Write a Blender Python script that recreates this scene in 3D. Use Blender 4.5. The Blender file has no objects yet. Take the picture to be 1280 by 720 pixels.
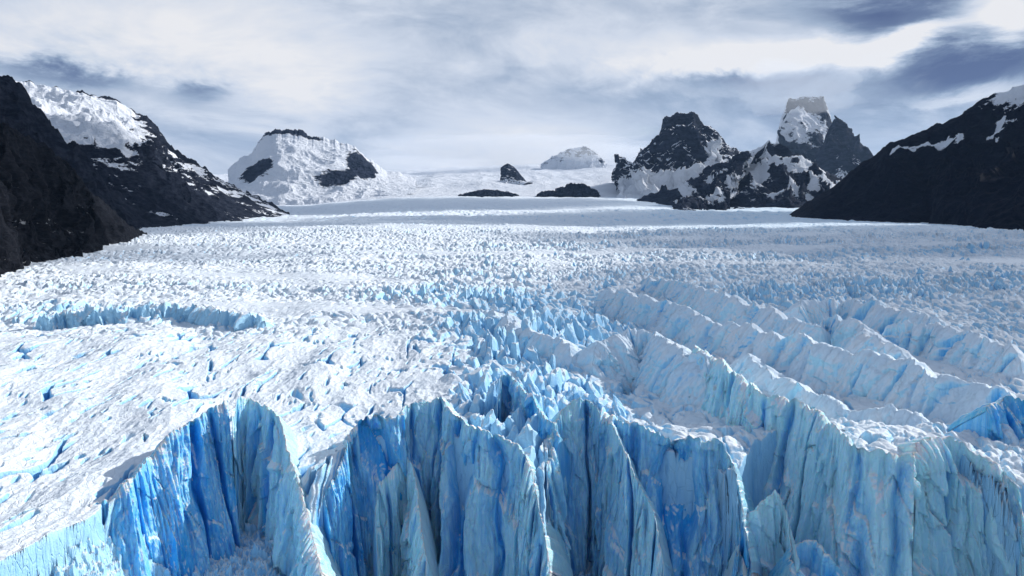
import bpy, math, random
import numpy as np
rng = np.random.RandomState(7)
C = bpy.context.scene.collection
R = math.radians
# ------------------------------------------------------------------ camera constants (metres, lake level = 0)
F = 1005.0; CAMZ = 150.0; TH = math.atan(113.0 / F)
cT, sT = math.cos(TH), math.sin(TH)
def ray(px, py):
    a = (px - 640.0) / F; b = (360.0 - py) / F
    return a, cT + b * sT, -sT + b * cT
def at_z(px, py, z):
    a, y, zz = ray(px, py); s = (z - CAMZ) / zz
    return (a * s, y * s, z)
def at_y(px, py, Y):
    a, y, zz = ray(px, py); s = Y / y
    return (a * s, Y, CAMZ + zz * s)
# ------------------------------------------------------------------ numpy noise
_p = np.random.RandomState(3).permutation(4096).astype(np.int32)
def _h(ix, iy, iz=0, s=0):
    return _p[(_p[(_p[(ix + s * 131) & 4095] + iy) & 4095] + iz) & 4095]
_ang = np.linspace(0, 2 * np.pi, 4096, endpoint=False)
_gx = np.cos(_ang * 37.0).astype(np.float32); _gy = np.sin(_ang * 37.0).astype(np.float32)
def pn2(x, y, s=0):
    x = np.asarray(x, np.float32); y = np.asarray(y, np.float32)
    ix = np.floor(x).astype(np.int32); iy = np.floor(y).astype(np.int32)
    fx = x - ix; fy = y - iy
    u = fx * fx * fx * (fx * (fx * 6 - 15) + 10); v = fy * fy * fy * (fy * (fy * 6 - 15) + 10)
    def g(dx, dy):
        h = _h(ix + dx, iy + dy, 0, s); return _gx[h] * (fx - dx) + _gy[h] * (fy - dy)
    a = g(0, 0); b = g(1, 0); c = g(0, 1); d = g(1, 1)
    return (a + u * (b - a) + v * (c - a + u * (a - b - c + d))) * 1.4
_r3 = np.random.RandomState(5).normal(size=(4096, 3)).astype(np.float32)
_r3 /= np.linalg.norm(_r3, axis=1)[:, None]
def pn3(x, y, z, s=0):
    x = np.asarray(x, np.float32); y = np.asarray(y, np.float32); z = np.asarray(z, np.float32)
    ix = np.floor(x).astype(np.int32); iy = np.floor(y).astype(np.int32); iz = np.floor(z).astype(np.int32)
    fx = x - ix; fy = y - iy; fz = z - iz
    w = [t * t * t * (t * (t * 6 - 15) + 10) for t in (fx, fy, fz)]
    out = 0
    for dx in (0, 1):
        for dy in (0, 1):
            for dz in (0, 1):
                h = _h(ix + dx, iy + dy, iz + dz, s); g = _r3[h]
                k = (w[0] if dx else 1 - w[0]) * (w[1] if dy else 1 - w[1]) * (w[2] if dz else 1 - w[2])
                out = out + k * (g[..., 0] * (fx - dx) + g[..., 1] * (fy - dy) + g[..., 2] * (fz - dz))
    return out * 1.5
def fbm2(x, y, o=4, s=0, g=.5):
    t = 0; a = 1
    for i in range(o): t = t + a * pn2(x * 2**i + i * 17.3, y * 2**i - i * 9.1, s + i); a *= g
    return t
def ridge2(x, y, o=4, s=0, g=.5):
    t = 0; a = 1
    for i in range(o):
        n = 1 - np.abs(pn2(x * 2**i + i * 7.3, y * 2**i + i * 3.1, s + i)) * 1.6; t = t + a * n * n * (n > 0); a *= g
    return t
def fbm3(x, y, z, o=4, s=0, g=.5):
    t = 0; a = 1
    for i in range(o): t = t + a * pn3(x * 2**i + i * 5.3, y * 2**i + i * 2.7, z * 2**i - i * 4.4, s + i); a *= g
    return t
def ridge3(x, y, z, o=4, s=0, g=.5):
    t = 0; a = 1
    for i in range(o):
        n = np.clip(1 - np.abs(pn3(x * 2**i + i * 7.3, y * 2**i + i * 3.1, z * 2**i, s + i)) * 1.8, 0, 1); t = t + a * n * n; a *= g
    return t
def worley(x, y, s=0):
    x = np.asarray(x, np.float32); y = np.asarray(y, np.float32)
    ix = np.floor(x).astype(np.int32); iy = np.floor(y).astype(np.int32)
    f1 = np.full(x.shape, 9., np.float32); f2 = f1.copy(); cid = np.zeros(x.shape, np.int32)
    cx = np.zeros(x.shape, np.float32); cy = cx.copy()
    for dx in (-1, 0, 1):
        for dy in (-1, 0, 1):
            h = _h(ix + dx, iy + dy, 0, s)
            qx = ix + dx + (h & 63) / 63. * .9 + .05; qy = iy + dy + ((h >> 6) & 63) / 63. * .9 + .05
            d = np.hypot(x - qx, y - qy).astype(np.float32)
            m = d < f1
            f2 = np.where(m, f1, np.minimum(f2, d)); cid = np.where(m, h, cid)
            cx = np.where(m, x - qx, cx); cy = np.where(m, y - qy, cy); f1 = np.where(m, d, f1)
    return f1, f2, cid, cx, cy
def ss(a, b, x):
    t = np.clip((x - a) / (b - a), 0, 1); return t * t * (3 - 2 * t)
def rnd(cid, k=0):
    return _p[(cid + k * 577) & 4095] / 4095.
# ------------------------------------------------------------------ mesh from a grid
def grid_mesh(name, X, Y, Z, mat, attrs=None, flip=False, smooth=True):
    nr, nc = X.shape
    co = np.stack([X, Y, Z], -1).astype(np.float32).reshape(-1)
    i = np.arange(nr * nc, dtype=np.int32).reshape(nr, nc)
    q = np.stack([i[:-1, :-1], i[:-1, 1:], i[1:, 1:], i[1:, :-1]], -1).reshape(-1, 4)
    if flip: q = q[:, ::-1]
    me = bpy.data.meshes.new(name)
    me.vertices.add(nr * nc); me.vertices.foreach_set('co', co)
    me.loops.add(q.size); me.loops.foreach_set('vertex_index', np.ascontiguousarray(q.reshape(-1)))
    me.polygons.add(len(q)); me.polygons.foreach_set('loop_start', np.arange(0, q.size, 4, dtype=np.int32))
    me.polygons.foreach_set('loop_total', np.full(len(q), 4, np.int32))
    me.polygons.foreach_set('use_smooth', np.full(len(q), smooth, bool))
    for k, v in (attrs or {}).items():
        a = me.attributes.new(k, 'FLOAT', 'POINT'); a.data.foreach_set('value', v.astype(np.float32).reshape(-1))
    me.update(calc_edges=True)
    me.materials.append(mat)
    o = bpy.data.objects.new(name, me); C.objects.link(o)
    return o
def tag(o, label=None, cat=None, group=None, kind=None):
    if label: o['label'] = label
    if cat: o['category'] = cat
    if group: o['group'] = group
    if kind: o['kind'] = kind
    return o
def normals(X, Y, Z):
    P = np.stack([X, Y, Z], -1)
    n = np.cross(np.gradient(P, axis=1), np.gradient(P, axis=0)); l = np.linalg.norm(n, axis=-1, keepdims=True)
    return n / np.maximum(l, 1e-9)
# ------------------------------------------------------------------ materials
class NT:
    def __init__(s, t): s.t = t; s.n = t.nodes; s.l = t.links
    def node(s, ty, ins=None, **kw):
        n = s.n.new(ty)
        for k, v in kw.items(): setattr(n, k, v)
        for k, v in (ins or {}).items(): s.put(n.inputs[k], v)
        return n
    def put(s, sock, v):
        if isinstance(v, bpy.types.NodeSocket): s.l.new(v, sock)
        else: sock.default_value = v
    def m(s, op, a, b=None, c=None, clamp=False):
        n = s.n.new('ShaderNodeMath'); n.operation = op; n.use_clamp = clamp
        for i, v in enumerate((a, b, c)):
            if v is not None: s.put(n.inputs[i], v)
        return n.outputs[0]
    def mr(s, v, a, b, c=0., d=1.):
        n = s.n.new('ShaderNodeMapRange'); n.interpolation_type = 'SMOOTHSTEP'
        for i, q in enumerate((v, a, b, c, d)): s.put(n.inputs[i], q)
        return n.outputs[0]
    def mix(s, f, a, b):
        n = s.n.new('ShaderNodeMix'); n.data_type = 'RGBA'
        s.put(n.inputs[0], f)
        for i, v in ((6, a), (7, b)): s.put(n.inputs[i], v if isinstance(v, bpy.types.NodeSocket) else (*v, 1))
        return n.outputs[2]
    def noise(s, vec, scale, det=4, rough=.55, typ='FBM'):
        n = s.n.new('ShaderNodeTexNoise'); n.noise_type = typ
        s.put(n.inputs['Vector'], vec); n.inputs['Scale'].default_value = scale
        n.inputs['Detail'].default_value = det; n.inputs['Roughness'].default_value = rough
        return n.outputs[0]
    def mapv(s, vec, sc, rot=(0, 0, 0)):
        n = s.n.new('ShaderNodeMapping'); s.l.new(vec, n.inputs[0]); n.inputs[3].default_value = sc; n.inputs[2].default_value = rot
        return n.outputs[0]
def new_mat(name):
    m = bpy.data.materials.new(name); m.use_nodes = True; m.node_tree.nodes.clear()
    return m, NT(m.node_tree)
def ice_material(name, near=True, c0=.52, c1=.82, deep=(.05, .44, .86), pale=(.55, .84, .96), snow=(.85, .87, .90), sss=0, cn=.34):
    """weathered white crust on the gentle ground, bare dense blue glacier ice on the steep broken walls"""
    m, t = new_mat(name)
    geo = t.node('ShaderNodeNewGeometry'); P = geo.outputs['Position']
    nz = t.node('ShaderNodeSeparateXYZ', {0: geo.outputs['Normal']}).outputs[2]
    at = t.node('ShaderNodeAttribute', attribute_name='blue').outputs['Fac']
    n1 = t.noise(P, .35 if near else .06, 5, .6)
    n2 = t.noise(t.mapv(P, (1, 1, .16)), .13 if near else .03, 5, .6)
    fine = t.noise(P, 1.6 if near else .4, 4, .65)
    streak = t.noise(t.mapv(P, (1, 1, .07)), .9, 4, .6)
    bare = t.node('ShaderNodeAttribute', attribute_name='bare').outputs['Fac']
    nz = t.m('SUBTRACT', nz, bare)
    k = t.m('ADD', nz, t.m('MULTIPLY', t.m('SUBTRACT', n1, .5), cn))
    crust = t.mr(k, c0, c1)
    b = t.m('ADD', at, t.m('MULTIPLY', t.m('SUBTRACT', n2, .5), 1.1))
    b = t.m('ADD', b, t.m('MULTIPLY', t.m('SUBTRACT', streak, .5), .9))
    bl = t.mr(b, .2, 1.2)
    icec = t.mix(bl, pale, deep)
    # faint grit in the old ice
    grit = t.mr(t.noise(t.mapv(P, (1, 1, .22)), .8, 7, .75), .54, .76)
    strata = t.mr(t.noise(t.mapv(P, (.25, .25, 1.6), (.25, .1, 0)), .8, 5, .7), .60, .72)
    icec = t.mix(t.m('MULTIPLY', strata, .10), icec, (.34, .58, .70))
    icec = t.mix(t.m('MULTIPLY', grit, .12), icec, (.45, .70, .82))
    snowc = t.mix(t.mr(t.noise(P, .09, 5, .6), .42, .7), snow, (.80, .84, .88))
    dust = t.mr(t.noise(t.mapv(P, (1, .5, 1)), .25, 6, .75), .60, .74)
    snowc = t.mix(t.m('MULTIPLY', dust, .14), snowc, (.52, .53, .53))
    col = t.mix(crust, icec, snowc)
    bs = t.node('ShaderNodeBsdfPrincipled', {'Base Color': col, 'Roughness': t.mr(crust, 0, 1, .42, .85)})
    bs.inputs['Specular IOR Level'].default_value = .3
    if sss:
        bs.inputs['Subsurface Weight'].default_value = sss; bs.inputs['Subsurface Radius'].default_value = (.15, .8, 1.6); bs.inputs['Subsurface Scale'].default_value = 1.5
    bh = t.m('ADD', t.m('MULTIPLY', fine, .55), t.m('MULTIPLY', streak, .5))
    if near:
        vor = t.node('ShaderNodeTexVoronoi', {'Vector': t.mapv(P, (1, 1, .35)), 'Scale': .35}, feature='DISTANCE_TO_EDGE')
        bh = t.m('ADD', bh, t.m('MULTIPLY', t.mr(vor.outputs[0], 0, .05), .35))
    bp = t.node('ShaderNodeBump', {'Height': bh, 'Strength': .7, 'Distance': .7 if near else 2.5})
    t.l.new(bp.outputs[0], bs.inputs['Normal'])
    t.l.new(bs.outputs[0], t.node('ShaderNodeOutputMaterial').inputs[0])
    return m
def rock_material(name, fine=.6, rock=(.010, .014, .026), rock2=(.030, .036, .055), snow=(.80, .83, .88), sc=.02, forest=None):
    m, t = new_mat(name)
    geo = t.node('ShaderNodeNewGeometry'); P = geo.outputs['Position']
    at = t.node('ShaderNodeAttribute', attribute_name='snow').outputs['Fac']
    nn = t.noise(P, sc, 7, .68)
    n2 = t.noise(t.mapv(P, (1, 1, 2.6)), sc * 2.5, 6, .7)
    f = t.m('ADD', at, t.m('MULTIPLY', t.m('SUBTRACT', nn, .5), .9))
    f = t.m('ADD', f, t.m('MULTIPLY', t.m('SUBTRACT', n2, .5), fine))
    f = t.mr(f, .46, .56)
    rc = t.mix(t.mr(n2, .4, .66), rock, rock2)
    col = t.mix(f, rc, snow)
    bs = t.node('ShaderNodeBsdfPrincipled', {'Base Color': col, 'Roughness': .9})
    bs.inputs['Specular IOR Level'].default_value = .04
    bp = t.node('ShaderNodeBump', {'Height': n2, 'Strength': .8, 'Distance': .25 / sc})
    t.l.new(bp.outputs[0], bs.inputs['Normal'])
    t.l.new(bs.outputs[0], t.node('ShaderNodeOutputMaterial').inputs[0])
    return m
M_ICE = ice_material('blue_glacier_ice', sss=.4, cn=.06)
M_RIDGE = ice_material('crusted_ridge_ice', True, .14, .54, cn=.5, snow=(.70, .82, .92))
M_GLA = ice_material('glacier_surface', True, .50, .86, deep=(.05, .38, .82), pale=(.42, .71, .90), snow=(.81, .87, .92))
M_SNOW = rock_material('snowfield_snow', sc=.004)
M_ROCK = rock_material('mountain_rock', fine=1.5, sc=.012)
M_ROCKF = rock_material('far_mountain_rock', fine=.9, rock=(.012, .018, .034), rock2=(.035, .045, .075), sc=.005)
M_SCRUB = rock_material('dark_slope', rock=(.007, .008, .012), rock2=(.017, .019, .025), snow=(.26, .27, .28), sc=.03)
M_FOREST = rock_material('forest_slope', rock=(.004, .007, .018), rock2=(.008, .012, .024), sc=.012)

# ------------------------------------------------------------------ front line of the glacier, and the ridges
# crest points: (pixel x, pixel y, height above the lake); turned into places on the ice once
def pts(L): return np.array([at_z(*p) for p in L])
FRONT = pts([(945, 548, 61), (1000, 512, 67), (1040, 532, 67), (1080, 556, 67), (1142, 568, 66)])
CURVES = [FRONT]      # every crest of the ice front, the glacier behind slopes down to it
def front_line():
    gx = np.arange(-118.5, 400, .5); best = np.full(gx.shape, -1.); by = np.full(gx.shape, np.nan)
    for Pc in CURVES:
        o = np.argsort(Pc[:, 0]); xs, ys, zs = Pc[o].T
        m = (gx >= xs[0]) & (gx <= xs[-1])
        zi = np.interp(gx, xs, zs); yi = np.interp(gx, xs, ys)
        k = m & (zi > best); best[k] = zi[k]; by[k] = yi[k]
    ok = best > 0
    best = np.interp(gx, gx[ok], best[ok]); by = np.interp(gx, gx[ok], by[ok])
    ker = np.hanning(7); ker /= ker.sum()
    by = np.convolve(np.pad(by, 3, 'edge'), ker, 'valid')
    return np.r_[-900, gx[0] - 9, gx], np.r_[90, 110, by], np.r_[57, 57, best]
SLOTS = [  # open crevasses cut in the ice: pixel x, y, width m, length m, depth m, turn deg
    (100, 448, 6, 10, 9, 20), (66, 575, 3.4, 16, 14, -6), (88, 590, 2.6, 10, 10, -14), (618, 520, 9, 34, 34, 6), (668, 388, 8, 30, 20, 4), (762, 374, 8, 26, 18, -4),
    (786, 460, 6, 34, 26, -10), (30, 640, 2.5, 14, 12, -10), (385, 590, 2.2, 34, 14, -16), (190, 520, 1.6, 12, 7, 15), (430, 478, 1.5, 14, 8, 10),
    (372, 500, 1.4, 14, 8, -14), (440, 418, 5, 12, 9, 0), (520, 442, 3, 26, 10, 14), (262, 438, 2, 14, 8, 5), (380, 426, 2, 12, 8, 0),
    (560, 470, 3, 24, 14, 14), (700, 455, 5, 26, 18, -8), (730, 470, 4, 22, 16, -8), (655, 440, 6, 24, 16, 0), (180, 545, 1.5, 9, 7, 18),
    (130, 560, 2, 10, 8, -10), (210, 455, 1.2, 16, 6, -18), (40, 465, 2, 14, 8, 10), (490, 520, 2, 14, 9, -20), (600, 455, 3, 20, 12, 12)]
SL = [(at_z(px, py, 60)[:2], w * (1.5 if 550 < px < 800 else 1.2), l, d, R(a)) for px, py, w, l, d, a in SLOTS]
def glacier_height(x, y):
    wx = x + 9 * fbm2(x / 60, y / 60, 3, 11); wy = y + 9 * fbm2(x / 60 + 40, y / 60, 3, 15)
    t = x / y
    z = 61 - 8 * ss(.04, .16, x / y) * ss(900, 600, y) * ss(300, 345, y) + 5 * pn2(x / 170, y / 230, 21) + 3 * pn2(x / 60, y / 90, 22) + 10 * pn2(x / 700, y / 900, 23) * ss(700, 2000, y)
    # how broken the ice is
    smoothz = ss(.02, -.14, t + .05 * pn2(x / 40, y / 60, 31)) * ss(640, 470, y + 60 * pn2(x / 70, y / 70, 32))
    right = ss(.0, .12, t) * ss(900, 600, y)
    broken = (1 - .965 * smoothz) * (1 - .35 * right)
    near = ss(1500, 700, y); far = ss(1800, 3000, y); mid = (1 - near) * (1 - far)
    ww = wy - .25 * np.abs(wx)
    band = .58 + .55 * pn2(wx / 900 + 3, ww / 110, 41) + .35 * pn2(wx / 300, ww / 42, 42) + .3 * far * pn2(wx / 2500, ww / 330, 43)
    band = band + .35 * pn2(x / 130, y / 210, 44)
    band = np.clip(band, .10, 1.35) * (1 - .4 * ss(.02, -.2, t) * ss(2600, 1300, y))
    out = np.zeros_like(z)
    blue = np.zeros_like(z) + .35
    def seracs(cell, stretch, amp, seed):
        f1, f2, cid, cx, cy = worley(wx / cell, wy / (cell * stretch), seed)
        e = np.clip((f2 - f1) * 2.4, 0, 1)
        tilt = (rnd(cid, 1) - .5) * cx * 1.2 + (rnd(cid, 2) - .25) * cy * 1.3
        h = amp * (e ** .75 * (.35 + .75 * rnd(cid) ** 1.5) + tilt * e - .5)
        return h
    if near.max() > 0:
        m = near > 0
        xs, ys = wx[m], wy[m]; xo, wyo = wx, wy
        wx, wy = xs, ys
        core = (1 + 1.1 * ss(-.12, -.03, t) * ss(.2, .08, t) * ss(800, 600, y))[m]
        a = core * seracs(7.5, 1.7, 10.0, 51) + seracs(3.0, 1.8, 2.2, 52)
        ridg = ridge2(xs / 22 + ys / 90, ys / 60, 3, 53, .45) * 6.0 - 3
        wx, wy = xo, wyo
        out[m] += near[m] * broken[m] * band[m] * (a + ridg)
        # the smoother ice to the left: rolling, with torn open cracks and small pits
        xm, ym = x[m], y[m]
        sm = (smoothz + .45 * right)[m]
        f1, f2, cid, _, _ = worley((xm + 4 * pn2(xm / 14, ym / 40, 61)) / 12, (ym + 6 * pn2(xm / 16, ym / 22, 62)) / 62, 63)
        op = ss(.02, .35, pn2(xm / 22, ym / 30, 64))
        crk = ss(.11, .02, (f2 - f1)) * op
        f1, f2, cid, _, _ = worley(xs / 3.0, ys / 11, 65)
        pit = ss(.34, .10, f1) * (rnd(cid) > .62) * ss(-.2, .3, pn2(xm / 30, ym / 40, 66))
        roll = 4.0 * fbm2(xm / 42, ym / 80, 3, 67, .45) + .5 * (ridge2(xm / 9, ym / 26, 3, 68, .5) - .8) + .22 * fbm2(xm / 2.2, ym / 4, 3, 69)
        out[m] += near[m] * sm * (roll - 6.5 * crk - 3.2 * pit)
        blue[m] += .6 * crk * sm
    if (mid + far).max() > 0:
        m = (1 - near) > 0
        xo, wyo = wx, wy
        wx, wy = wx[m], wy[m]
        fl = ridge2(x[m] / 75 + .5 * pn2(y[m] / 400, x[m] / 400, 77), y[m] / 420, 3, 76, .5)     # long ridges drawn out by the flow
        a = 9 * (fl - .8) * ss(0, .15, t[m]) + seracs(9.5, 2.3, 11, 71) + seracs(4.5, 2, 2, 72)
        f3 = ss(2300, 3600, wy)
        b = (seracs(13, 3.6, 9, 73) + seracs(6, 4, 1.5, 74)) * (1 - f3) + f3 * seracs(30, 4.5, 17, 75)
        wx, wy = xo, wyo
        fm = far[m]
        dn = (1 - .45 * ss(1800, 3000, y[m])) * (1 - .65 * ss(4000, 6200, y[m]))
        out[m] += ((1 - near)[m]) * band[m] * dn * (a * (1 - fm) + b * fm)
    z = z + out
    for (cx, cy), w, l, d, a in SL:
        m = (np.abs(x - cx) < l) & (np.abs(y - cy) < l)
        if not m.any(): continue
        dx, dy = x[m] - cx, y[m] - cy
        u = dx * math.cos(a) + dy * math.sin(a); v = -dx * math.sin(a) + dy * math.cos(a)
        u = u + 1.6 * pn2(v / 5, u * 0 + cx, 81)
        q = np.abs(u) / (w * .5) + (np.abs(v) / (l * .55)) ** 2 + .35 * pn2(dx / 2.5, dy / 2.5, 82)
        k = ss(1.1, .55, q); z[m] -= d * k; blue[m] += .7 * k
    return z, blue
def front_cut(x, y, z):
    yf = np.interp(x, FX, FY) + .8 * pn2(x / 6, x * 0 + .5, 91) + 1.5
    zc = np.interp(x, FX, FZ); zc = np.where(x < -119, 200, zc)
    z = np.minimum(z, zc - .8 + (.72 + .25 * pn2(x / 9, y / 20, 98)) * np.maximum(y - yf, 0) + .9 * fbm2(x / 4, y / 7, 3, 99))
    bench = 10 + 20 * ss(-60, -84, x + 0 * y) + 22 * ss(-103, -122, x + 4 * pn2(y / 9, y * 0 + .3, 92))   # a bench of fallen ice at the foot on the left
    k = ss(-6, 1.5, y - yf)
    w1, w2, wc, _, _ = worley(x / 4 + .4 * pn2(x / 3, y / 3, 96), y / 4, 97)
    rub = 2.6 * ridge2(x / 6, y / 7, 4, 93, .6) - 3 + 3.0 * np.clip((w2 - w1) * 1.6, 0, 1) ** .5 * rnd(wc)
    return np.where(k < 1, bench + rub + (z - bench - rub) * k, z)
def back_rise(T, Yg):
    return 26 * ss(3500, 6800, Yg) + 75 * ss(4200, 7400, Yg) * (1 - ss(.13, .27, np.abs(T)))
def build_glacier():
    t = np.r_[np.linspace(-1.25, -.72, 180, endpoint=False), np.linspace(-.72, .72, 1640, endpoint=False), np.linspace(.72, 1.25, 180)]
    Yr = [150.]
    while Yr[-1] < 6800:
        y = Yr[-1]; st = .0017 if y < 700 else (.0024 if y < 1500 else .0034); Yr.append(y * (1 + st))
    Yr = np.array(Yr)
    Yg, T = np.meshgrid(Yr, t, indexing='ij')
    X = (Yg * T).astype(np.float32); Yg = Yg.astype(np.float32)
    Z, B = glacier_height(X, Yg)
    rise = back_rise(T, Yg)
    Z = front_cut(X, Yg, Z) + rise
    # shear out sideways so that the walls of the cracks are not ruled
    X = X + .5 * fbm2(Yg / 5, Z / 4, 2, 95) * ss(900, 500, Yg); 
    o = grid_mesh('glacier', X, Yg, Z, M_GLA, {'blue': B, 'bare': .10 * ss(.0, .3, T) * ss(450, 700, Yg) + .16 * ss(1500, 2600, Yg) + .14 * ss(-.14, -.03, T) * ss(.24, .1, T) * ss(900, 600, Yg)})  # 'bare' turns far and right ice bluer, its bluish shade put into the colour
    tag(o, kind='structure'); return o
# ------------------------------------------------------------------ ridges and towers of ice
def resample(P, n, sm=2):
    d = np.r_[0, np.cumsum(np.linalg.norm(np.diff(P, axis=0), axis=1))]
    s = np.linspace(0, d[-1], n)
    # Catmull-Rom like smoothing by a short moving average
    Q = np.stack([np.interp(s, d, P[:, i]) for i in range(3)], -1)
    k = max(1, int(n / len(P) * .35)); ker = np.hanning(2 * k + 3)[1:-1]; ker /= ker.sum()
    Qp = np.pad(Q, ((k, k), (0, 0)), 'reflect', reflect_type='odd')
    return np.stack([np.convolve(Qp[:, i], ker, 'valid') for i in range(3)], -1), s
def ice_ridge(name, label, cat, crest, seed, lean=.35, zbot=0, farrun=34, fardrop=26, res=.32, flute=1.0, block=1.0,
              blue=.5, jag=1.0, facedir=None, mat=None, group=None, bulge=0, taper=0, rim=2.6, wob=1.0):
    P0 = pts(crest)
    L = np.linalg.norm(np.diff(P0, axis=0), axis=1).sum()
    H = P0[:, 2].mean() - zbot
    nu = int(max(60, min(700, L / res))); nv = int(max(50, min(330, H * math.hypot(1, lean) / res))); nf = int(max(24, min(160, farrun / res / 1.3)))
    P, s = resample(P0, nu)
    T = np.gradient(P[:, :2], axis=0); k = max(3, nu // 6)
    Tp = np.pad(T, ((k, k), (0, 0)), 'edge'); ker = np.hanning(2 * k + 3)[1:-1]; ker /= ker.sum()
    T = np.stack([np.convolve(Tp[:, i], ker, 'valid') for i in range(2)], -1)
    N = np.stack([T[:, 1], -T[:, 0]], -1); N /= np.linalg.norm(N, axis=1)[:, None]
    if facedir is not None:
        fd = np.array([math.sin(R(facedir)), -math.cos(R(facedir))]); N = .3 * N + .7 * fd; N /= np.linalg.norm(N, axis=1)[:, None]
    # crest line broken into notches
    jn = jag * (1.6 * fbm2(s / 7, s * 0 + seed, 4, seed, .6) - .9 * ss(.45, .9, ridge2(s / 5, s * 0 + seed + .3, 1, seed + 3)))
    steep = np.abs(np.gradient(P[:, 2])) / (np.abs(np.gradient(s)) + 1e-6)
    jn = jn / (1 + 1.2 * steep ** 2)
    cj = 1.3 * fbm2(s / 6, s * 0 + seed + 50, 4, seed + 31, .6) * min(1, jag) + 3.2 * wob * pn2(s / 21, s * 0 + seed + 60, seed + 33)
    jn = jn + 2.2 * wob * pn2(s / 17, s * 0 + seed + 70, seed + 34)
    P[:, :2] += N * cj[:, None]; P[:, 0] += .8 * cj * np.clip(steep, 0, 1)
    if taper: P[:, 2] -= 16 * (ss(taper, 0, s) + ss(s[-1] - taper, s[-1], s))
    P[:, 2] += jn
    if name in ('ice_wall', 'ice_tower', 'ice_buttress') and seed < 114: CURVES.append(P.copy())
    v = np.linspace(0, 1, nv) ** 1.15
    w = np.linspace(1, 0, nf, endpoint=False)
    S = s[None, :]
    # near wall
    Hc = P[:, 2][None, :] - zbot
    V = v[:, None]
    Zn = P[:, 2][None, :] - Hc * V
    leanv = lean * (1 + .5 * pn2(S / 22, S * 0 + seed + 4, seed + 5))
    off = Hc * leanv * (V ** 1.0) + bulge * np.sin(np.pi * V) + rim * (1 - np.exp(-V * Hc / (rim * .8)))
    depth = (P[:, 2][None, :] - Zn)
    env = 1 - np.exp(-depth / 4.0)
    sw = S + 4.5 * pn2(S / 14, Zn / 30, seed + 6) + 1.2 * pn2(S / 5, Zn / 12, seed + 16) + (depth * .06 * pn2(S / 30, S * 0, seed + 12))
    fl = 1 - ridge2(sw / 9, Zn / 85, 2, seed + 7, .5) / 1.3                    # big flutes: grooves between rounded ribs
    gro = np.abs(pn2(sw / 11, Zn / 90 + seed, seed + 20)) ** .6                 # sharp grooves
    fl2 = ridge2(sw / 3.1, Zn / 26, 3, seed + 8, .55)
    f1, f2, cid, cx, cy = worley(sw / 7, Zn / 13 + .35 * S / 8, seed + 9)
    h1, h2, hid, hx, hy = worley(sw / 15 + .3 * Zn / 40, Zn / 34, seed + 40)
    facet = (rnd(hid) - .5) * 5.0 * ss(0, .12, h2 - h1) + hx * (rnd(hid, 1) - .5) * 8 + hy * (rnd(hid, 2) - .5) * 6 + (rnd(cid) - .5) * 2.6 + cx * (rnd(cid, 1) - .5) * 4.0 + cy * (rnd(cid, 2) - .5) * 4.0
    f1b, f2b, cidb, cxb, cyb = worley(sw / 2.6, Zn / 6, seed + 10)
    facet2 = (rnd(cidb) - .5) * .5 + cxb * (rnd(cidb, 1) - .5) * .8
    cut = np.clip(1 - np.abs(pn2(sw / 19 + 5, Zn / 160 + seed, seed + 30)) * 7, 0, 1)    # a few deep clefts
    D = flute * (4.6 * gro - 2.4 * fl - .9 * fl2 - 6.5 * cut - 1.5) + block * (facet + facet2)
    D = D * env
    cleft_tint = .5 * cut * env          # clean ice in clefts, plus a bluer tint painting in recess shade
    Xn = P[:, 0][None, :] + N[:, 0][None, :] * (off + D); Yn = P[:, 1][None, :] + N[:, 1][None, :] * (off + D)
    rough = .35 * fbm3(Xn / 2.2, Yn / 2.2, Zn / 3.2, 3, seed + 11)
    Xn = Xn + N[:, 0][None, :] * rough; Yn = Yn + N[:, 1][None, :] * rough
    # back slope, sinking into the glacier
    W = w[:, None]
    offf = -farrun * W
    Zf = P[:, 2][None, :] - fardrop * W ** 1.3
    Xf = P[:, 0][None, :] + N[:, 0][None, :] * offf; Yf = P[:, 1][None, :] + N[:, 1][None, :] * offf
    envf = 1 - np.exp(-farrun * W / 2.5)
    g1, g2, gc, gx, gy = worley(Xf / 3.0, Yf / 4.4, seed + 13)
    relief = 1.1 * fbm2(Xf / 8, Yf / 14, 4, seed + 14, .5) + .7 * np.clip((g2 - g1) * 2, 0, 1) ** .6 * rnd(gc) - .5 + .5 * (ridge2(Xf / 5, Yf / 11, 3, seed + 15, .5) - .8)
    Zf = Zf + envf * relief * jag / (1 + 2.5 * steep[None, :])
    base = np.array([P[:, 0].mean(), P[:, 1].mean(), float(zbot)])
    root = bpy.data.objects.new(name, None); C.objects.link(root); root.location = base
    tag(root, label, cat, group)
    def body(pname, rows, add=0):
        X, Y, Z = [np.concatenate([r[q] for r in rows]) for q in range(3)]
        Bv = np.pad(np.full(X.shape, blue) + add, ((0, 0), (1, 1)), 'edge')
        def cap(c):
            n = X.shape[0]; return np.full((n, 1), X[:, c].mean()), np.full((n, 1), Y[:, c].mean()), np.full((n, 1), Z[:, c].mean() if pname == 'snow_cover' else Z[:, c].min())
        c0, c1 = cap(0), cap(-1)
        X, Y, Z = [np.concatenate([c0[q], a, c1[q]], 1) - base[q] for q, a in enumerate((X, Y, Z))]
        o = grid_mesh(pname, X, Y, Z, mat or M_ICE, {'blue': Bv}, flip=True); o.parent = root
    k8 = slice(0, -2, 6)
    low = (Xf[k8], Yf[k8], Zf[k8] - 1.2)                        # the ice under the snow
    bot = (Xn[-1:], Yn[-1:], Zn[-1:] - 1); back = (Xf[:1], Yf[:1], np.minimum(Zf[:1] - 4, zbot - 1))
    crest_row = (Xn[:1], Yn[:1], Zn[:1])
    fr = np.zeros((3 + low[0].shape[0] + nv, nu)); fr[-1 - nv:-1] = cleft_tint
    body('ice_body', [bot, back, low, (Xn, Yn, Zn), bot], fr)
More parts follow.
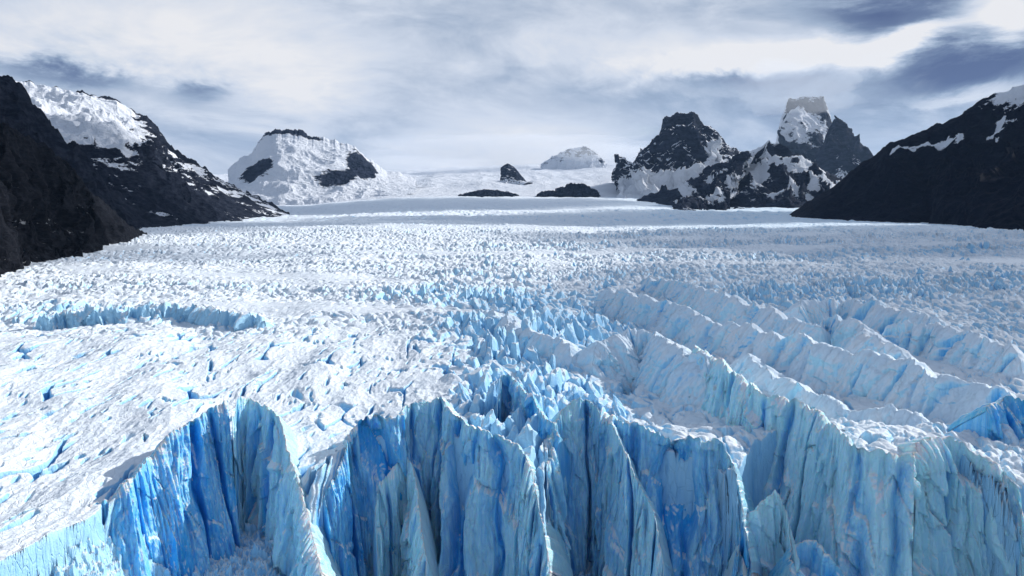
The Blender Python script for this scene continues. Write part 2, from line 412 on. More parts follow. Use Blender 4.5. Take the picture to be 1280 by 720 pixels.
    under = (Xf[k8][::-1], Yf[k8][::-1], Zf[k8][::-1] - .7)
    body('snow_cover', [(Xf, Yf, Zf), crest_row, under, (Xf[:1], Yf[:1], Zf[:1])])
    return root
RG = 'long ridges of ice behind the cliff on the right'
CL = 'ice buttresses along the front of the glacier'
A = ice_ridge
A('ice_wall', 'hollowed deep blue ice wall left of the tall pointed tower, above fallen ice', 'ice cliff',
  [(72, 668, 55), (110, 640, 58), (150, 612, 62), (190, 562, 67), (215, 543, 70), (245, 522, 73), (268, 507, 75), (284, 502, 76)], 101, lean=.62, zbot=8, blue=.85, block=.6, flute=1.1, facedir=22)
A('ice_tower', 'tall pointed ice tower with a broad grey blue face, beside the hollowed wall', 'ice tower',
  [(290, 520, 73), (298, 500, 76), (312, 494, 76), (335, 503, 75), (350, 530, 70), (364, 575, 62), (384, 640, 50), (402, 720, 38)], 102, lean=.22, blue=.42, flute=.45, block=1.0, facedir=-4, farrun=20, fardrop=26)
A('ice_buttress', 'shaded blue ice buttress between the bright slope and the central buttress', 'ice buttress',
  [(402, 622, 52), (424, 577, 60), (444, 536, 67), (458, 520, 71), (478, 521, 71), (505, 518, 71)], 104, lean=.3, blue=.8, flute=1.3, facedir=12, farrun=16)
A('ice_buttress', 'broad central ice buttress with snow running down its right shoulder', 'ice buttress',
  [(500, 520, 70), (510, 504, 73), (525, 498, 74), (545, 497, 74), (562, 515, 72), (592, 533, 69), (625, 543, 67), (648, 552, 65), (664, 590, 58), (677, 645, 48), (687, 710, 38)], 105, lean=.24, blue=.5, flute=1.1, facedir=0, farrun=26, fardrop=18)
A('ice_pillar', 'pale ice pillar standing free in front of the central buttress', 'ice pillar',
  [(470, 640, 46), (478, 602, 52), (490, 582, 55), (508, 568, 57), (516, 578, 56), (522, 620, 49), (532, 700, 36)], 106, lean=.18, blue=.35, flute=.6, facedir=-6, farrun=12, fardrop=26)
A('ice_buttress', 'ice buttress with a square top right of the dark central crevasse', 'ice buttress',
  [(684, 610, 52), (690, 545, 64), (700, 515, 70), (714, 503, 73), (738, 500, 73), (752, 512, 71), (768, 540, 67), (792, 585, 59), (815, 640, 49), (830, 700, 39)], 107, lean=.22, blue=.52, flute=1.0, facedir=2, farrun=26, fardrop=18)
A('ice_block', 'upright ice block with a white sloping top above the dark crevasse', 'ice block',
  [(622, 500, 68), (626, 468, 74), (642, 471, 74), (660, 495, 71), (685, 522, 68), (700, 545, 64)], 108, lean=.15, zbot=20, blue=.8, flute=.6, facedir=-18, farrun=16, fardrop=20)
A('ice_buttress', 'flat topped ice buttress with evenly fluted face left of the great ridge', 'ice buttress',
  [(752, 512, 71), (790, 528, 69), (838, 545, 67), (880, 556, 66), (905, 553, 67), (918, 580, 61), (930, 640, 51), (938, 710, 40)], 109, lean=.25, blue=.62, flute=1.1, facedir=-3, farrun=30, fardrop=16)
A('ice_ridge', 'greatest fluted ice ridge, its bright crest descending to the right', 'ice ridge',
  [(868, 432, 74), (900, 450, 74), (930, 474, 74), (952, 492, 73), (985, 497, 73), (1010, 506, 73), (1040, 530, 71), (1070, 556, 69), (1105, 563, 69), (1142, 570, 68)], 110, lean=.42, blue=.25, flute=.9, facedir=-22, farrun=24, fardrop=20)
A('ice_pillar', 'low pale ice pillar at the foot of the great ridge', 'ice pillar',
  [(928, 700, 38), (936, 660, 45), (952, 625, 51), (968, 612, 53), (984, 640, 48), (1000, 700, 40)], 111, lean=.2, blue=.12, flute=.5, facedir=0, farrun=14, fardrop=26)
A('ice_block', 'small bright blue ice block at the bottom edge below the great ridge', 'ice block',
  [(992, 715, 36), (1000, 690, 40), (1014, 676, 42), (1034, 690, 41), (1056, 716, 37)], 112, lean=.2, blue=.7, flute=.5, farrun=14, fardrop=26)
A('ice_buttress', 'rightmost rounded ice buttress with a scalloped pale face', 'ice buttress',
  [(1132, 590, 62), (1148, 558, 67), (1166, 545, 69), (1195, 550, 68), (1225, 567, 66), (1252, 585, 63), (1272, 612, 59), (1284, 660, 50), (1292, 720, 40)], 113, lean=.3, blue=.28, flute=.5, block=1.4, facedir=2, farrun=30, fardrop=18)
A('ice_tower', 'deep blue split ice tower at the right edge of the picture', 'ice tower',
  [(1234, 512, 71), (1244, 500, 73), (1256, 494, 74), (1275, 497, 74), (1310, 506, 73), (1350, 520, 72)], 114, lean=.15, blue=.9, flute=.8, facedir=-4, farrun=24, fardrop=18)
# long ridges
def LR(label, crest, seed, **k):
    kw = dict(lean=.62, zbot=38, blue=.4, flute=.75, block=.7, mat=M_RIDGE, farrun=30, fardrop=24, res=.5, jag=1.1, taper=14, wob=2.0); kw.update(k)
    A('ice_ridge', label, 'ice ridge', crest, seed, group=RG, **kw)
LR('longest ice ridge crossing behind the great ridge to the right edge', [(745, 360, 72), (800, 369, 73), (850, 382, 73), (888, 402, 71), (925, 404, 72), (960, 415, 73), (1000, 424, 74), (1040, 432, 74), (1100, 442, 74), (1150, 458, 73), (1200, 473, 72), (1245, 486, 71), (1300, 500, 70)], 121)
LR('upper right ice ridge with a dark slot in its flank', [(1085, 408, 68), (1110, 402, 72), (1145, 404, 73), (1185, 406, 74), (1225, 421, 73), (1290, 436, 72)], 122)
LR('pale ice ridge high on the right below the field of small seracs', [(985, 388, 68), (1010, 376, 72), (1060, 373, 74), (1110, 382, 74), (1160, 394, 73), (1200, 404, 71)], 123)
LR('short steep ice ridge left of the great ridge, split by blue gashes', [(735, 440, 68), (762, 422, 72), (790, 412, 74), (815, 414, 74), (845, 432, 73), (872, 445, 72), (890, 462, 70)], 124, zbot=30, blue=.4)
LR('low bench of ice below the longest ridge', [(905, 442, 62), (940, 448, 64), (985, 478, 62), (1040, 500, 60), (1100, 512, 60), (1160, 520, 61), (1215, 530, 62)], 125, zbot=30, blue=.2, lean=.7)
LR('small ice ridge curving down the middle of the broken ice', [(600, 388, 68), (622, 392, 71), (650, 408, 71), (690, 420, 70), (725, 436, 68)], 126, blue=.45)
LR('long pale ice ridge rising toward the middle of the glacier', [(800, 346, 72), (850, 352, 74), (900, 366, 74), (950, 384, 73), (990, 396, 71), (1040, 412, 68)], 127)
LR('ice ridge just above the longest one, ending beneath the upper ridges', [(1000, 402, 70), (1040, 396, 73), (1070, 404, 73), (1100, 425, 71), (1135, 445, 68)], 128)
A('ice_ridge', 'low escarpment of shaded ice teeth far out on the left ice', 'ice ridge',
  [(20, 402, 66), (60, 392, 70), (110, 386, 72), (160, 384, 72), (220, 380, 72), (280, 388, 71), (345, 398, 68)], 131, lean=.5, zbot=45, blue=.2, flute=1.3, block=1.6, farrun=22, fardrop=12, res=.6, jag=2.6, taper=16, mat=M_GLA)

FX, FY, FZ = front_line()
build_glacier()

# ------------------------------------------------------------------ mountains
def lerp_poly(P, n):
    P = np.array(P, float); t = np.linspace(0, len(P) - 1, n); i = np.arange(len(P))
    return np.stack([np.interp(t, i, P[:, k]) for k in range(3)], -1)
def mountain(name, label, crest, foot, backrun, mat, seed, nu=420, nv=240, amp=.1, wl=None, prof=1.15, snow=None, crag=1., zback=None):
    """crest: (px, py, distance); foot: (px, py, height) or (px,py,None,distance) on the ice. One lofted body, near flank and far flank."""
    Cc = [at_y(*c) for c in crest]
    Ft = [at_z(f[0], f[1], f[2]) if len(f) == 3 else at_y(f[0], f[1], f[3]) for f in foot]
    P = lerp_poly(Cc, nu); Q = lerp_poly(Ft, nu)
    ext = 1.45 if len(foot[0]) == 4 else 1.0
    Q = P + (Q - P) * ext
    Q[:, 2] -= 25
    H = (P[:, 2] - Q[:, 2]).max(); wl = wl or H * .5
    s = np.r_[0, np.cumsum(np.linalg.norm(np.diff(P[:, :2], axis=0), axis=1))]
    jit = H * .035 * crag * fbm2(s / (wl * .3), s * 0 + seed, 5, seed, .62)
    v = np.linspace(0, 1, nv)[:, None, None]
    near = P[None] + (Q - P)[None] * v
    near[..., 2] = Q[None, :, 2] + (P - Q)[None, :, 2] * (1 - v[..., 0]) ** prof
    d = P[:, :2] - Q[:, :2]; d /= np.linalg.norm(d, axis=1)[:, None] + 1e-6
    w = np.linspace(1, 0, nv // 3, endpoint=False)[:, None, None]
    far = np.repeat(P[None], len(w), 0).copy()
    far[..., :2] += d[None] * backrun * w
    far[..., 2] = Q[None, :, 2] + (P - Q)[None, :, 2] * (1 - w[..., 0]) ** 1.1
    G = np.concatenate([far, near]); X, Y, Z = G[..., 0], G[..., 1], G[..., 2]
    vv = np.concatenate([w[:, 0, 0], v[:, 0, 0]])[:, None]
    env = np.sin(np.pi * np.clip(vv, 0, 1)) ** .6 * .9 + .12
    Z = Z + jit[None] * np.exp(-vv * 14) * np.ones_like(vv)
    env = env * np.clip((P[:, 2] - Q[:, 2]) / H * 2.2, .05, 1)[None]
    n = ridge3(X / wl, Y / wl, Z / wl * .6, 6, seed + 1, .52) - .9
    n2 = fbm3(X / wl * 2.4, Y / wl * 2.4, Z / wl * 2.4, 4, seed + 2, .6)
    Z = Z + H * amp * env * (n * 1.3 + .45 * n2)
    X = X + H * amp * .6 * env * fbm3(X / wl * 1.7, Y / wl * 1.7, Z / wl * 1.7, 4, seed + 3, .6)
    nz = np.abs(normals(X, Y, Z)[..., 2])
    hf = (Z - Q[None, :, 2]) / H
    U = np.linspace(0, 1, nu)[None, :] + 0 * X
    sn = snow(U, vv * ext + 0 * X, hf, nz, n, X, Y, Z) if snow else nz * 0
    o = grid_mesh(name, X, Y, Z, mat, {'snow': sn}, flip=True)
    tag(o, label, None, None, 'structure')
    return o
def bump1(u, c, w): return np.exp(-((u - c) / w) ** 2)
# dark near slope, lower left
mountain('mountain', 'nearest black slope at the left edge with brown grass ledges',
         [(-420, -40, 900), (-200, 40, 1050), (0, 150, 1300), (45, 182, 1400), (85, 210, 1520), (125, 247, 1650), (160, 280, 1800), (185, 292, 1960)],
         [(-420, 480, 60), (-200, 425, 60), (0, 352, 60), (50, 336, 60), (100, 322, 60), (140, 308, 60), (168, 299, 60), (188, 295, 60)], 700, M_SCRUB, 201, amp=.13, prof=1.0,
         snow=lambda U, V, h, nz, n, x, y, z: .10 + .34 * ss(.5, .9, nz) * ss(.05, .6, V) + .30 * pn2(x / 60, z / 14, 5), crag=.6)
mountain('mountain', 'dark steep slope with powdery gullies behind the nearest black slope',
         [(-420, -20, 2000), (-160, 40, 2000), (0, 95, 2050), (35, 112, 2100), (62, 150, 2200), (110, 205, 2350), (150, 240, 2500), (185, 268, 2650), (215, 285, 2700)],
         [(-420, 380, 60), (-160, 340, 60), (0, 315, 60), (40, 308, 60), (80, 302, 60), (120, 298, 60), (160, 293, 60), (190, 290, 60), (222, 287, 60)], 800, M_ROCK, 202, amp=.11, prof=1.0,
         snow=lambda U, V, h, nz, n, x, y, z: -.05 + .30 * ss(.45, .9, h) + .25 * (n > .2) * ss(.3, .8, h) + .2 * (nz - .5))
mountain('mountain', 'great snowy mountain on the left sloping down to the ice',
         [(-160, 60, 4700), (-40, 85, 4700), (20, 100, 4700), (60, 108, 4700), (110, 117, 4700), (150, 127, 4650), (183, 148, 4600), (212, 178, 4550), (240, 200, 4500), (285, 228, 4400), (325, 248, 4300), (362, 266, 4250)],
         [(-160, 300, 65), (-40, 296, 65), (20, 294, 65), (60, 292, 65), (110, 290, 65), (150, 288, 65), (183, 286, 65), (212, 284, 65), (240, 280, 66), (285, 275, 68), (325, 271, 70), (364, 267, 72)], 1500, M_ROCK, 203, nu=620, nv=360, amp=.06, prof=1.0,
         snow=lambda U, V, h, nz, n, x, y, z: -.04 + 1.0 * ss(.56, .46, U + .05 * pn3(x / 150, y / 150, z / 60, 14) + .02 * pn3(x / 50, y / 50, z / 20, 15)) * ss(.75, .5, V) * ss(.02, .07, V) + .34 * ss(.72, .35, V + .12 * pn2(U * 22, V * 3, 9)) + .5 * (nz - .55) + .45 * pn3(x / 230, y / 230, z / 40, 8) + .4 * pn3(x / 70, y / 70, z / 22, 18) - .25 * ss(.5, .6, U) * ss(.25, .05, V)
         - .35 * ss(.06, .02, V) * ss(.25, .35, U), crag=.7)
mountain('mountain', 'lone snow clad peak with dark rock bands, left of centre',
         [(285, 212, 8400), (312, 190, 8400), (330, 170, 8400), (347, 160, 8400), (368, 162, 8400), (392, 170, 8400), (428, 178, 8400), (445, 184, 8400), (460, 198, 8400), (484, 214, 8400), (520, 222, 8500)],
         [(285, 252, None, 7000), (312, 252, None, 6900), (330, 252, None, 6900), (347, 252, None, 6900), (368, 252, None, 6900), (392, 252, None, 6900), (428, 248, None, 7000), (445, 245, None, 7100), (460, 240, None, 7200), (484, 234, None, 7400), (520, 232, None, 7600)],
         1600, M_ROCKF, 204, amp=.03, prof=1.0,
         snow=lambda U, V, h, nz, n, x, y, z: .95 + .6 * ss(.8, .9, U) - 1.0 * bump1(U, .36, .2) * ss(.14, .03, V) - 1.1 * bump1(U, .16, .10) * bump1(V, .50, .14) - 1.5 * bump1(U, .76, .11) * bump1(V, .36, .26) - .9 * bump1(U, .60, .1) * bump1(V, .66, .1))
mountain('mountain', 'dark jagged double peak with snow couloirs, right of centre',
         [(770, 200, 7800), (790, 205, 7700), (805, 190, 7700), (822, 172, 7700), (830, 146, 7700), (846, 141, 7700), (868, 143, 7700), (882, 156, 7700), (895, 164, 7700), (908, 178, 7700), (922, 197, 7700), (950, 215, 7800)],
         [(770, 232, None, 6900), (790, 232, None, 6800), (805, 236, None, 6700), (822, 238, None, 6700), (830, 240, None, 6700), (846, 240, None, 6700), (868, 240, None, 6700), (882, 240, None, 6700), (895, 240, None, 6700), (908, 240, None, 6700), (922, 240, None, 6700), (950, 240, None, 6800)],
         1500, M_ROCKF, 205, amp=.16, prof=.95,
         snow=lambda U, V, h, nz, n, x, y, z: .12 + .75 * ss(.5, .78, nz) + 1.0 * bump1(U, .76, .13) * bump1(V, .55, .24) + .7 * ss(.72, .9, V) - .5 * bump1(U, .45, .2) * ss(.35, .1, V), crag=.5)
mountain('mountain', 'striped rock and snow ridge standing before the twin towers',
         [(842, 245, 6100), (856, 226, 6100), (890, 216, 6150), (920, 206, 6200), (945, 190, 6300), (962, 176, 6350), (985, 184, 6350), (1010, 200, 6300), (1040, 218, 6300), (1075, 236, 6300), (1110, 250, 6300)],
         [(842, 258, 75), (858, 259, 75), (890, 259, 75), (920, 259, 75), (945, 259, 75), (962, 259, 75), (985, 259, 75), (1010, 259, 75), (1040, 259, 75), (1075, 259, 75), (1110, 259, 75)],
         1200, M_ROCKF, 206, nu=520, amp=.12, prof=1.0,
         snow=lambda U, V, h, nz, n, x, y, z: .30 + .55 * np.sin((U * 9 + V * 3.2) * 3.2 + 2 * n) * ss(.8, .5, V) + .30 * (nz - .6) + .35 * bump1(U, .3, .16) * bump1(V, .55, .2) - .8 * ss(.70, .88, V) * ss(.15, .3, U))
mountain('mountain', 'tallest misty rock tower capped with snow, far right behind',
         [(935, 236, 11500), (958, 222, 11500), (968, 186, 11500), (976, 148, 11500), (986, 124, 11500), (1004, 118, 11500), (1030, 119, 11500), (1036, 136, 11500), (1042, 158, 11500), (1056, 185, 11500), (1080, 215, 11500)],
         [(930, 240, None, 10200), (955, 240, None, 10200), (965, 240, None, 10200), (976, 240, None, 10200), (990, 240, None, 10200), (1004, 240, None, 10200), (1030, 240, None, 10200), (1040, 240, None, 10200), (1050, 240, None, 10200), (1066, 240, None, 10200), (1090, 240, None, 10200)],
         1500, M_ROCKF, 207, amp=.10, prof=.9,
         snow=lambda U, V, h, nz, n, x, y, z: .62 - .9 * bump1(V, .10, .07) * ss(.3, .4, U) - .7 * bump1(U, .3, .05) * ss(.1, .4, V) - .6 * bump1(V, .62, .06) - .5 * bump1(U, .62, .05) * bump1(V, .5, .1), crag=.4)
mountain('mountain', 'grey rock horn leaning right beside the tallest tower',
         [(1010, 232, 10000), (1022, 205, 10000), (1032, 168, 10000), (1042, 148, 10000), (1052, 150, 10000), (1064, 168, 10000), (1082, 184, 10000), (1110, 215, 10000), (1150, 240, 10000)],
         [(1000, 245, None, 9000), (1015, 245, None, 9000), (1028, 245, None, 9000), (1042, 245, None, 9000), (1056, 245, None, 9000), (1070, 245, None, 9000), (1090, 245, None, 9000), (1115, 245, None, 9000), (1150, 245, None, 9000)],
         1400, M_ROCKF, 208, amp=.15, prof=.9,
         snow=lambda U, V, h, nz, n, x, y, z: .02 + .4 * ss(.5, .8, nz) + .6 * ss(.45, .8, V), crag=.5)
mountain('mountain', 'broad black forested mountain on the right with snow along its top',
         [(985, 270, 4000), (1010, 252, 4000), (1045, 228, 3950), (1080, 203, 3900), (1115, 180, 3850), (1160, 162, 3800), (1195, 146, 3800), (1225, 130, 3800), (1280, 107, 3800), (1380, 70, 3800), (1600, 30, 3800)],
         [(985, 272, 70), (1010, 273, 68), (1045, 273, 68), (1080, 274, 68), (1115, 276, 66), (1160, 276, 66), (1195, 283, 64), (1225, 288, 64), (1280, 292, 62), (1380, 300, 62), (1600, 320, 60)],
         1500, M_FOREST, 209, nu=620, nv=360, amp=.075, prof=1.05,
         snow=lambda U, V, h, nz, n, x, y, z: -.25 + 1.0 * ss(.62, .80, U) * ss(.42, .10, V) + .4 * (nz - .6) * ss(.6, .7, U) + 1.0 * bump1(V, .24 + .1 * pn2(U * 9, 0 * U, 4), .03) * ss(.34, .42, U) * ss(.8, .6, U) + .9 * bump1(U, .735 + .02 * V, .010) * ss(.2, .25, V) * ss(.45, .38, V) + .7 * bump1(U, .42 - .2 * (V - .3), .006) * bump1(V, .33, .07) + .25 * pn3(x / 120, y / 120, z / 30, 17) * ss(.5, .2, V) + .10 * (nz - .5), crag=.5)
# nunataks standing out of the far snow
def nun(label, cr, Yd, fy, seed, sn=.2, am=None):
    mountain('rock_outcrop', label, [(a, b, Yd) for a, b in cr], [(a, fy, None, Yd - 350) for a, b in cr], 500, M_ROCKF, seed, nu=260, nv=120, amp=am or (.2 if sn < .5 else .10), prof=1.1, wl=140 if sn < .5 else 300,
             snow=lambda U, V, h, nz, n, x, y, z: sn + .5 * (nz - .5) + .3 * ss(.5, .9, V) + (.8 * ss(.15, .45, V) if sn > .5 else 0), crag=.4 if sn > .5 or am else 1.2)
nun('low dark rock outcrop at the edge of the flat ice, left one of two', [(572, 246), (585, 240), (605, 237), (625, 238), (645, 243), (662, 249)], 7000, 251, 211, .14)
nun('dark rock knob at the edge of the flat ice, right one of two', [(668, 248), (676, 240), (700, 236), (715, 229), (730, 229), (745, 238), (752, 249)], 6900, 255, 212, .05)
nun('small slanting rock rib in the snow above the two outcrops', [(626, 209), (634, 204), (642, 208), (650, 217), (658, 227), (666, 234)], 9000, 226, 213, .2, .06)
nun('pale misty snow capped outcrop on the far skyline', [(676, 205), (690, 196), (708, 187), (730, 183), (744, 189), (758, 205)], 13500, 222, 214, .55)

# far snowfield rising to the divide
def snowfield():
    Yr = np.geomspace(6650, 24000, 420); t = np.linspace(-.85, .85, 900)
    Yg, T = np.meshgrid(Yr, t, indexing='ij'); X = Yg * T
    kx = np.array([-.85, -.30, -.1, .0, .12, .25, .4, .85])
    zr = np.interp(T, kx, np.array([500, 420, 480, 560, 640, 560, 300, 200]))
    Z = 57 + back_rise(T, Yg) + zr * (np.clip((Yg - 6750) / 8750, 0, 1) ** 1.05) + 260 * ss(14000, 24000, Yg)
    Z += (55 * fbm2(X / 1700, Yg / 2600, 4, 301, .45) + 26 * ridge2(X / 900, Yg / 1800, 3, 305)) * ss(6900, 9000, Yg)
    n = normals(X, Yg, Z)[..., 2]
    sn = .95 - .9 * ss(.35, .55, pn2(X / 500, Yg / 900, 307)) * ss(8000, 9500, Yg) * 0
    o = grid_mesh('snowfield', X, Yg, Z, M_SNOW, {'snow': sn}); tag(o, kind='structure')
snowfield()
# lake at the foot, valley floor
def plane(name, x0, x1, y0, y1, z, mat):
    o = grid_mesh(name, *[np.array(a, float) for a in ([[x0, x1], [x0, x1]], [[y0, y0], [y1, y1]], [[z, z], [z, z]])], mat)
    tag(o, kind='structure'); return o
mw, t = new_mat('lake_water')
bs = t.node('ShaderNodeBsdfPrincipled', {'Base Color': (.05, .16, .20, 1), 'Roughness': .12})
gp = t.node('ShaderNodeNewGeometry').outputs['Position']
bp = t.node('ShaderNodeBump', {'Height': t.noise(gp, .4, 4), 'Strength': .3, 'Distance': .3}); t.l.new(bp.outputs[0], bs.inputs['Normal'])
t.l.new(bs.outputs[0], t.node('ShaderNodeOutputMaterial').inputs[0])
plane('water', -1500, 1500, -600, 400, 0, mw)
mg, t = new_mat('valley_ground')
gp = t.node('ShaderNodeNewGeometry').outputs['Position']
bs = t.node('ShaderNodeBsdfPrincipled', {'Base Color': t.mix(t.noise(gp, .01, 6), (.03, .032, .035), (.09, .09, .09)), 'Roughness': .9})
t.l.new(bs.outputs[0], t.node('ShaderNodeOutputMaterial').inputs[0])
plane('ground', -30000, 30000, -1500, 30000, -6, mg)

# single pinnacles standing among the broken ice
def pinnacle_grid(seed, Hh, wx, wy):
    th = np.linspace(0, 2 * np.pi, 97)[None, :]; v = np.linspace(0, 1, 60)[:, None]
    r = (1 - v ** 5) ** .5 * .62 + .38 * (1 - v)
    cx, cy = np.cos(th), np.sin(th)
    q = 1 + .75 * fbm3(cx * 1.5, cy * 1.5, v * 1.2 + 0 * th, 4, seed, .6) - .25 * np.abs(pn3(cx * 3, cy * 3, v * .5 + 0 * th, seed + 3)) ** .6
    q[:, -1] = q[:, 0]
    lean = .5 * pn2(np.array([seed * .37]), np.array([.4]), 4)[0]
    X = wx * r * cx * q + lean * Hh * v; Y = wy * r * cy * q + 0 * v; Z = Hh * v * (1 + .12 * pn3(cx * 2, cy * 2, v * 3 + 0 * th, seed + 5)) - 3
    Z = Z + .3 * Hh * v ** 2 * (cx * .7 + cy * .8)
    Z[:, -1] = Z[:, 0]; X[:, -1] = X[:, 0]; Y[:, -1] = Y[:, 0]
    return X, Y, Z
protos = []
for i, (hh, wx, wy) in enumerate([(9, 2.6, 6), (7, 2.2, 4.5), (10, 3.4, 7), (6.5, 3, 5), (8, 2, 7)]):
    X, Y, Z = pinnacle_grid(500 + i * 9, hh, wx, wy)
    protos.append(grid_mesh('serac', X, Y, Z, M_GLA, {'blue': np.full(X.shape, .45)}))
pr = np.random.RandomState(12); places = []
while len(places) < 150:
    if pr.rand() < .6: px, py = pr.uniform(560, 790), pr.uniform(345, 500)
    else: px, py = pr.uniform(600, 1270), pr.uniform(318, 372)
    x, y, _ = at_z(px, py, 62)
    if all((x - a) ** 2 + (y - b) ** 2 > 36 for a, b in places): places.append((x, y))
PX = np.array([[p[0] for p in places]]); PY = np.array([[p[1] for p in places]])
PZ = glacier_height(PX, PY)[0][0]
for i, (x, y) in enumerate(places):
    src = protos[i % 5]; o = src if i < 5 else src.copy()
    if i >= 5: C.objects.link(o)
    k = pr.uniform(.55, 1.05) * (1.25 if y > 600 else 1)
    o.location = (x, y, min(PZ[i], 63) - 2.5); o.scale = (k, k, k * pr.uniform(.8, 1.1)); o.rotation_euler = (0, 0, pr.uniform(-.5, .5))
    tag(o, 'small sharp ice pinnacle standing in the field of broken ice behind the cliff', 'serac', 'ice pinnacles in the broken field')

# ------------------------------------------------------------------ mist round the far summits
mm, t = new_mat('mist')
pv = t.node('ShaderNodeVolumePrincipled', {'Color': (.93, .96, 1, 1), 'Density': .0007, 'Anisotropy': .2})
t.l.new(pv.outputs[0], t.node('ShaderNodeOutputMaterial').inputs['Volume'])
def mist(px, py, Yd, rx, ry, rz, seed):
    c = at_y(px, py, Yd)
    th = np.linspace(0, 2 * np.pi, 97)[None, :]; ph = np.linspace(0, np.pi, 49)[:, None]
    r = np.sin(ph); ux = np.cos(th) * r; uy = np.sin(th) * r; uz = np.cos(ph) + 0 * th
    q = 1 + .35 * fbm3(ux * 1.5, uy * 1.5, uz * 1.5, 3, seed, .5)
    X = c[0] + rx * ux * q; Y = c[1] + ry * uy * q; Z = c[2] + rz * uz * q
    for A_ in (X, Y, Z): A_[:, -1] = A_[:, 0]
    tag(grid_mesh('mist', X, Y, Z, mm, flip=True), kind='stuff')
mist(1000, 110, 10900, 900, 300, 360, 601)
mist(640, 190, 14500, 2600, 700, 330, 602)
mist(500, 205, 12500, 1500, 500, 120, 604)
mist(750, 190, 13000, 900, 400, 130, 603)
# ------------------------------------------------------------------ sun, sky
SUN_AZ, SUN_EL = 56, 27      # degrees to the right of the view axis, and up
sd = np.array([math.sin(R(SUN_AZ)) * math.cos(R(SUN_EL)), math.cos(R(SUN_AZ)) * math.cos(R(SUN_EL)), math.sin(R(SUN_EL))])
from mathutils import Vector
L = bpy.data.lights.new('sun', 'SUN'); L.energy = 4.8; L.angle = R(.6); L.color = (1, .975, .945)
lo = bpy.data.objects.new('sun', L); C.objects.link(lo); lo.rotation_euler = Vector(-sd).to_track_quat('-Z', 'Y').to_euler()
W = bpy.data.worlds.new('World'); bpy.context.scene.world = W; W.use_nodes = True
W.node_tree.nodes.clear(); t = NT(W.node_tree)
sky = t.node('ShaderNodeTexSky', sky_type='NISHITA', sun_disc=False, sun_elevation=R(SUN_EL), sun_rotation=R(SUN_AZ), altitude=200)
D = t.node('ShaderNodeTexCoord').outputs['Generated']
sx = t.node('ShaderNodeSeparateXYZ', {0: D})
yy = t.m('MAXIMUM', sx.outputs[1], .08)
a = t.m('DIVIDE', sx.outputs[0], yy); e = t.m('DIVIDE', sx.outputs[2], yy)
# cloud deck in sky directions, drawn out along the horizon
cv = t.node('ShaderNodeCombineXYZ', {0: t.m('MULTIPLY', sx.outputs[0], 1.0), 1: sx.outputs[1], 2: t.m('MULTIPLY', sx.outputs[2], 2.6)}).outputs[0]
wn = t.node('ShaderNodeTexNoise', {'Vector': cv, 'Scale': 2.2, 'Detail': 3.0})
cv2 = t.node('ShaderNodeVectorMath', {0: cv, 1: t.node('ShaderNodeVectorMath', {0: wn.outputs['Color'], 'Scale': .35}, operation='SCALE').outputs[0]}, operation='ADD').outputs[0]
n1 = t.noise(cv2, 4.2, 9, .58); n2 = t.noise(cv2, 11, 8, .62)
def blob(px, py, wx, wy, rot=0):
    _a, _y, _z = ray(px, py); a0, e0 = _a / _y, _z / _y
    wx, wy = wx / F, wy / F
    da = t.m('SUBTRACT', t.m('ADD', a, t.m('MULTIPLY', t.m('SUBTRACT', n1, .5), .16)), a0)
    de = t.m('SUBTRACT', t.m('ADD', e, t.m('MULTIPLY', t.m('SUBTRACT', n2, .5), .06)), e0)
    if rot:
        c, s_ = math.cos(R(rot)), math.sin(R(rot))
        da, de = t.m('ADD', t.m('MULTIPLY', da, c), t.m('MULTIPLY', de, s_)), t.m('SUBTRACT', t.m('MULTIPLY', de, c), t.m('MULTIPLY', da, s_))
    q = t.m('ADD', t.m('POWER', t.m('ABSOLUTE', t.m('DIVIDE', da, wx)), 2.), t.m('POWER', t.m('ABSOLUTE', t.m('DIVIDE', de, wy)), 2.))
    return t.m('EXPONENT', t.m('MULTIPLY', q, -1.))
lum = t.m('ADD', .60, t.m('MULTIPLY', t.m('SUBTRACT', n1, .5), .55))
lum = t.m('ADD', lum, t.m('MULTIPLY', t.m('SUBTRACT', n2, .5), .60))
lum = t.m('ADD', lum, t.m('MULTIPLY', t.m('SUBTRACT', t.noise(cv2, 24, 6, .6), .5), .22))
for args, w in [((120, 40, 260, 60), .34), ((360, 90, 170, 55), .32), ((640, 185, 150, 45), .42), ((1010, 66, 130, 16, 6), .62), ((1130, 48, 80, 13, 16), .60), ((1250, 18, 36, 22), .8), ((1200, 118, 90, 8, 8), .3),
                ((860, 70, 130, 25), .30), ((740, 40, 120, 40), .14),
                ((80, 92, 110, 14, -6), -.50), ((255, 118, 42, 13), -.42), ((520, 60, 90, 70, 30), -.10), ((930, 100, 75, 10), -.30), ((820, 125, 130, 22), -.14),
                ((1110, 14, 75, 22), -.65), ((1210, 84, 110, 24, 6), -.75), ((1090, 140, 140, 26), -.12), ((900, 10, 60, 30), -.12), ((560, 150, 120, 40), -.06)]:
    lum = t.m('ADD', lum, t.m('MULTIPLY', blob(*args), w))
ramp = t.node('ShaderNodeValToRGB', {0: lum}); cr = ramp.color_ramp
cr.elements[0].position = 0.0; cr.elements[0].color = (.09, .13, .27, 1)
cr.elements[1].position = 1.0; cr.elements[1].color = (.90, .90, .92, 1)
for p, c in ((.25, (.155, .215, .36, 1)), (.5, (.37, .46, .61, 1)), (.75, (.68, .74, .85, 1))):
    el = cr.elements.new(p); el.color = c
bgs = t.node('ShaderNodeBackground', {'Color': sky.outputs[0], 'Strength': .13})
bgc = t.node('ShaderNodeBackground', {'Color': ramp.outputs[0], 'Strength': .95})
gap = t.mr(sx.outputs[2], .3, .75, 0., .65)      # blue gaps overhead, out of view, added to tint the ambient light
cover = t.m('MULTIPLY', t.mr(n1, .25, .42, .8, 1.), t.m('SUBTRACT', 1., gap))
